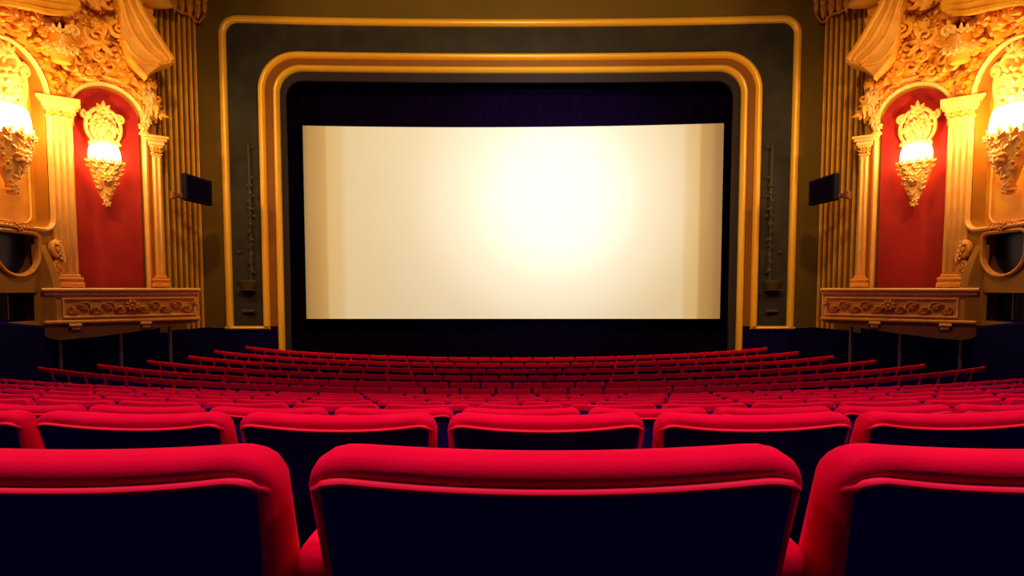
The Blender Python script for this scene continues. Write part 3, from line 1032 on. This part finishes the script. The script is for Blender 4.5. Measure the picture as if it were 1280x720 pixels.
# ------------------------------------------------------------------ seating layout
CEN = Vector((0, 30))
near = []   # (distance on the centre line, height of seat top)
for i in range(8):
    d = [.612, 1.49, 2.42, 3.31, 4.2, 5.09, 5.98, 6.87][i]
    zt = at(638, [565, 520, 512, 506.5, 502.5, 499, 496, 493.5][i], d).z
    near.append((d, zt, .55))
far = []
for i in range(6):
    d = 9.25 + 1.28 * i
    py = [486, 478.5, 470, 461.5, 454, 447][i]
    far.append((d, at(638, py, d).z, .6))
SEAT_H = .93


def ring_y(d, x):
    Rr = CEN.y - d
    return CEN.y - math.sqrt(Rr * Rr - x * x)


# stepped floor
prof = [(-1.6, -SEAT_H - .17 + .12)]
prof = []
rows_all = near + far
steps = []
for i, (d, zt, p) in enumerate(rows_all):
    zf = zt - SEAT_H
    lo_d = d - (.50 if i < 8 else .62)
    hi_d = (rows_all[i + 1][0] - .5) if i < 7 else d + .659
    if i == 7: hi_d = 8.4
    if i == 8: lo_d = 8.4
    steps.append((lo_d, hi_d, zf))
steps[0] = (-2.5, steps[0][1], steps[0][2])
steps[-1] = (steps[-1][0], 22.5, steps[-1][2])
line = []
for a, b2, z in steps:
    line += [(a, z), (b2, z)]
mb = MB()
rows = []
for (d, z) in line:
    Rr = CEN.y - d
    row = []
    for j in range(61):
        x = -13 + 26 * j / 60
        y = CEN.y - math.sqrt(max(.01, Rr * Rr - x * x)) if Rr > 13.2 else d
        row.append(Vector((x, y, z)))
    rows.append(row)
mb.grid(rows)
build('floor', mb, M['carpet'], kind='structure', label='dark stepped carpet floor of the auditorium')

# ceiling over the stage end
mb = MB()
mb.add([(-13.5, 10, 10.6), (13.5, 10, 10.6), (13.5, 22, 10.6), (-13.5, 22, 10.6)], [(0, 1, 2, 3)])
build('ceiling', mb, M['ceiling'], kind='structure', label='dark ceiling above the stage end')
mb = MB()
mb.add([(-13.5, 22.3, -4), (13.5, 22.3, -4), (13.5, 22.3, 10.6), (-13.5, 22.3, 10.6)], [(0, 1, 2, 3)])
build('wall_stage_back', mb, M['black'], kind='structure', label='black back wall of the stage')


# ------------------------------------------------------------------ seat model (origin on floor under the top of the back; faces +y)
def rbox_pts(a, b_, c, r, nx, ny, nz):
    """rounded box surface as grid faces via bmesh cube projection"""
    vs, fs, idx = [], [], {}

    def add(p):
        k = tuple(round(q, 5) for q in p)
        if k not in idx:
            idx[k] = len(vs)
            vs.append(Vector(p))
        return idx[k]

    def dens(n):   # denser near the ends
        o = []
        for i in range(n + 1):
            t = -1 + 2 * i / n
            o.append(t * (1.35 - .35 * abs(t)) if True else t)
        return o
    X, Y, Z = dens(nx), dens(ny), dens(nz)
    def face(A, B, fn):
        for i in range(len(A) - 1):
            for j in range(len(B) - 1):
                fs.append((add(fn(A[i], B[j])), add(fn(A[i + 1], B[j])), add(fn(A[i + 1], B[j + 1])), add(fn(A[i], B[j + 1]))))
    for s in (-1, 1):
        face(X, Y, lambda x, y: (x * a, y * b_, s * c))
        face(X, Z, lambda x, z: (x * a, s * b_, z * c))
        face(Y, Z, lambda y, z: (s * a, y * b_, z * c))
    out = []
    for v in vs:
        q = Vector((max(-(a - r[0]), min(a - r[0], v.x)), max(-(b_ - r[1]), min(b_ - r[1], v.y)), max(-(c - r[2]), min(c - r[2], v.z))))
        d = Vector(((v.x - q.x) / r[0], (v.y - q.y) / r[1], (v.z - q.z) / r[2]))
        if d.length > 1e-6:
            d.normalize()
            q = q + Vector((d.x * r[0], d.y * r[1], d.z * r[2]))
        out.append(q)
    return out, fs


TILT = R(17)
HB = .27     # half height of back
HW = .262


def deform(v, hb=HB):
    """box coords (z from -hb..hb) -> seat coords with taper, saddle top, hollow back, recline"""
    x, y, z = v
    k = (z + hb) / (2 * hb)            # 0 bottom .. 1 top
    xn = x / HW
    x2 = x * (.88 + .12 * k)
    t = max(0, min(1, (abs(xn) - .80) / .20))
    kk = max(0, min(1, (k - .55) / .45))
    z2 = z + (.021 * xn * xn - .010) * kk - .045 * (1 - math.sqrt(1 - t * t * .9999)) * kk * kk
    y2 = y * (.52 + .48 * min(1, (1 - k) / .45)) + .024 * (1 - xn * xn) * (.4 + .6 * k)
    zz = z2 - hb
    return Vector((x2, y2 - zz * math.tan(TILT) - .030, SEAT_H + .010 + zz))


DROP = [0.0]


def zpipe(xn):
    """height (box coords) of the piping under the top roll"""
    return HB - DROP[0] - .026 - .010 * (1 - min(1, abs(xn)) ** 2.2)


def seat_meshes(q, low=False):
    """q=2 full detail, q=1 reduced"""
    nx, ny, nz = (28, 6, 22) if q == 2 else (12, 4, 10)
    TH = .058
    vs, fs = rbox_pts(HW, TH, HB, (.022, .05, .020), nx, ny, nz)
    o = []
    for v in vs:
        xn = v.x / HW
        zp = zpipe(xn)
        if v.y < 0:
            # roll bulges back above the piping, face is set in below it
            t = (v.z - zp) / (HB - zp)
            if t > 0: v = Vector((v.x, v.y - .005 * math.sin(PI * min(1, t)) * max(0, 1 - abs(xn) ** 6), v.z))
            else: v = Vector((v.x, v.y + .008 * min(1, -t * 3) * max(0, 1 - abs(xn) ** 8), v.z))
        o.append(deform(v))
    back = MB().add(o, fs)
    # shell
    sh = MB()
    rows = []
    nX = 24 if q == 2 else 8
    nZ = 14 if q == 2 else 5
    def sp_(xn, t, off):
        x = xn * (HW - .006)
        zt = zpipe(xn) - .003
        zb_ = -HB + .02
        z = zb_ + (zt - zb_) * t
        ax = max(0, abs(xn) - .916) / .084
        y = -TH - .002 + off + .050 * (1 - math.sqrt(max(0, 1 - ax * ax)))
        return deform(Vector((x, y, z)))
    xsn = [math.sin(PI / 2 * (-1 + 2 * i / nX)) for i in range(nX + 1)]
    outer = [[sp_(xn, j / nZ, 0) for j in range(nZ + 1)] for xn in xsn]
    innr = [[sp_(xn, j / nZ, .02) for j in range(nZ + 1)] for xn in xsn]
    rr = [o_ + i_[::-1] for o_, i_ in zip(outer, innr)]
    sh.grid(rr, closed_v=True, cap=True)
    # piping round the panel
    pts = []
    zb_ = -HB + .03
    n = 30 if q == 2 else 10
    def pp(xn, z):
        ax = max(0, abs(xn) - .916) / .084
        return deform(Vector((xn * (HW - .006), -TH - .008 + .050 * (1 - math.sqrt(max(0, 1 - ax * ax))), z)))
    for i in range(9): pts.append(pp(-1, zb_ + (zpipe(1) - .012 - zb_) * i / 8))
    for i in range(n + 1):
        xn = math.sin(PI / 2 * (-1 + 2 * i / n)) * .985
        pts.append(pp(xn, zpipe(xn) - (.004 if abs(xn) > .95 else 0)))
    for i in range(9): pts.append(pp(1, zb_ + (zpipe(1) - .012 - zb_) * (8 - i) / 8))
    pip = tube(pts, .0044, 6 if q == 2 else 4)
    # seat cushion (folded up)
    vs, fs = rbox_pts(.235, .055, .21, (.04, .045, .04), 12, 4, 10)
    ct, st = math.cos(R(12)), math.sin(R(12))
    o = [Vector((v.x, .20 + v.y * ct + v.z * st * 1, .56 - .10 + v.z * ct)) for v in vs]
    cus = MB().add(o, fs)
    # arm rest pad on the left, with side standard
    vs, fs = rbox_pts(.0215, .20, .028, (.014, .03, .014), 6, 14, 4)
    o = [Vector((v.x + .275, .21 + v.y, .785 + v.z + (.0 if v.y < -.13 else -(v.y + .13) * (.9 - .9 * (v.y + .13))))) for v in vs]
    arm_ = MB().add(o, fs)
    st_ = MB()
    prof_ = [(.10, 0.0), (.42, 0.0), (.42, .03), (.32, .06), (.30, .35), (.36, .50), (.38, .56), (.05, .75), (.04, .6), (.16, .35), (.18, .06), (.10, .03)]
    st_.grid([[Vector((.275 + x, y, z)) for y, z in prof_] for x in (-.018, .018)], closed_v=True, cap=True)
    return back, sh, pip, cus, arm_, st_


def mk(mb, name, m):
    o = build(name, mb, m, angle=60)
    me = o.data
    bpy.data.objects.remove(o)
    return me


def proto(q):
    b_, s_, p_, c_, a_, l_ = seat_meshes(q)
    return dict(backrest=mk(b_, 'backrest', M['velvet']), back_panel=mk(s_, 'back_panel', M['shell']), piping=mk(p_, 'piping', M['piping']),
                seat=mk(c_, 'seat', M['velvet']), armrest=mk(a_, 'armrest', M['velvet']), side_standard=mk(l_, 'side_standard', M['dark_metal']))


P2, P1 = proto(2), proto(1)
DROP[0] = .07      # far rows: same chairs, top roll deepened so their dark backs read redder
P0 = proto(1)


def make_seat(P, parts):
    r = bpy.data.objects.new('theatre_chair', None)
    C.objects.link(r)
    r.empty_display_size = .1
    for n in parts:
        o = bpy.data.objects.new(n, P[n])
        C.objects.link(o)
        o.parent = r
        if n == 'back_panel': o['label'] = 'near-black flat back panel'
    return r


def copy_seat(src):
    c = src.copy(); C.objects.link(c)
    for ch in src.children:
        k = ch.copy(); C.objects.link(k); k.parent = c
    return c


FULL = ('backrest', 'back_panel', 'piping', 'seat', 'armrest', 'side_standard')
MID = ('backrest', 'back_panel', 'seat', 'armrest', 'side_standard')
LOW = ('backrest', 'back_panel', 'seat')
protos = {}
used = {}
ORD = ['nearest', 'second', 'third', 'fourth', 'fifth', 'sixth', 'seventh', 'eighth']
NN = ['leftmost', 'second from left', 'third from left', 'fourth from left', 'fifth from left', 'sixth from left', 'seventh from left', 'eighth from left', 'ninth from left', 'tenth from left']
count = 0
for i, (d, zt, p) in enumerate(rows_all):
    block_far = i >= 8
    Rr = CEN.y - d
    c0 = {0: .047, 1: .094}.get(i, (.0, .27)[i % 2] + .06)
    if not block_far:
        c0 = {0: .047, 1: .094, 2: .045}.get(i, (.06 if i % 2 else -.2))
    key = 'full' if i < 3 else ('mid' if not block_far else 'low')
    xs_ = []
    for k in range(-40, 41):
        s_ = c0 + k * p
        th = s_ / Rr
        x = Rr * math.sin(th); y = CEN.y - Rr * math.cos(th)
        if block_far:
            lim = 10.25 - .32 * (i - 8)
            if abs(x) > lim: continue
            if abs(x) > .93 * y: continue
        else:
            if abs(x) - .3 > .925 * y: continue
            if abs(x) > 9.3: continue
        xs_.append((x, y, th))
    for j, (x, y, th) in enumerate(xs_):
        if key not in protos:
            protos[key] = make_seat({'full': P2, 'mid': P1, 'low': P0}[key], {'full': FULL, 'mid': MID, 'low': LOW}[key])
            o = protos[key]
        else:
            o = copy_seat(protos[key])
        o.location = (x, y, zt - SEAT_H)
        o.rotation_euler = (0, 0, th)
        if block_far: o.scale = (.6 / .55, 1, 1)
        count += 1
        px = 640 + 700 * x / y
        side_ = 'left third' if px < 427 else ('middle third' if px < 853 else 'right third')
        if i == 0:
            nm = ['left', 'centre', 'right'][j] if len(xs_) == 3 else NN[j]
            tag(o, 'large red velvet theatre chair in the nearest row, the %s one' % nm, 'chair', 'seats of the nearest row')
        elif i < 3:
            tag(o, 'red velvet theatre chair in the %s row, %s' % (ORD[i], NN[j] if j < 10 else 'rightmost'), 'chair', 'seats of the %s row' % ORD[i])
        elif not block_far:
            tag(o, 'small bright red theatre chair, %s row, %s of the picture' % (ORD[i], side_), 'chair', 'bright red seats of the %s row, %s' % (ORD[i], side_))
        else:
            tag(o, 'tiny dim red chair, %s row past the cross aisle, %s' % (['first', 'second', 'third', 'fourth', 'fifth', 'farthest'][i - 8], side_), 'chair',
                'dim seats of the %s row beyond the cross aisle, %s' % (['first', 'second', 'third', 'fourth', 'fifth', 'farthest'][i - 8], side_))



# ------------------------------------------------------------------ lights
def spot(name, loc, tgt, e, col, ang, blend=.6, size=.3):
    l = bpy.data.lights.new(name, 'SPOT')
    l.energy = e; l.color = col; l.spot_size = R(ang); l.spot_blend = blend; l.shadow_soft_size = size
    o = bpy.data.objects.new(name, l); C.objects.link(o)
    o.location = loc
    o.rotation_euler = (Vector(tgt) - Vector(loc)).to_track_quat('-Z', 'Y').to_euler()
    return o


# downlights over the near seats (under the circle overhang above the camera)
for x in (-6.5, -3.2, 0.05, 3.2, 6.5):
    spot('house_downlight', (x, .55, 4.2), (x * 1.05, 2.2, -1), 470, (1, .82, .86), 100, .55, .25)
# unseen warm fill spots, added to brighten the decorated walls and the proscenium
for x in (-4.5, 4.5):
    spot('warm_fill', (x * 1.55, 11.5, 9.6), (x * 2.75, 16.3, 1.5), 1250, (1, .62, .2), 95, .8, .3)
    spot('warm_fill', (x, 5, 6.5), (x * 2.75, 16.5, 6.5), 1500, (1, .60, .2), 48, .8, .3)
spot('warm_fill', (0, 8, 8.5), (0, 20, 5.0), 3600, (1, .66, .25), 98, .5, .5)
# projector beam: soft hot spot right of centre
h = at(695, 245, 20.8)
spot('projector_beam', (.0, -6, 3.4), h, 15000, (.86, .93, 1), 15, 1.0, .05)
spot('projector_beam', (.0, -6, 3.4), h, 17000, (.88, .94, 1), 24, 1.0, .05)
spot('projector_beam', (.0, -6, 3.4), h + Vector((-.9, 0, 0)), 8000, (.95, .97, .95), 31, 1.0, .05)

w = bpy.data.worlds.new('world')
bpy.context.scene.world = w
w.use_nodes = True
w.node_tree.nodes['Background'].inputs['Color'].default_value = (.10, .05, .45, 1)
w.node_tree.nodes['Background'].inputs['Strength'].default_value = .25

vs_ = bpy.context.scene.view_settings
vs_.view_transform = 'Standard'
vs_.look = 'None'
vs_.gamma = 1
vs_.exposure = 0
vs_.use_curve_mapping = False
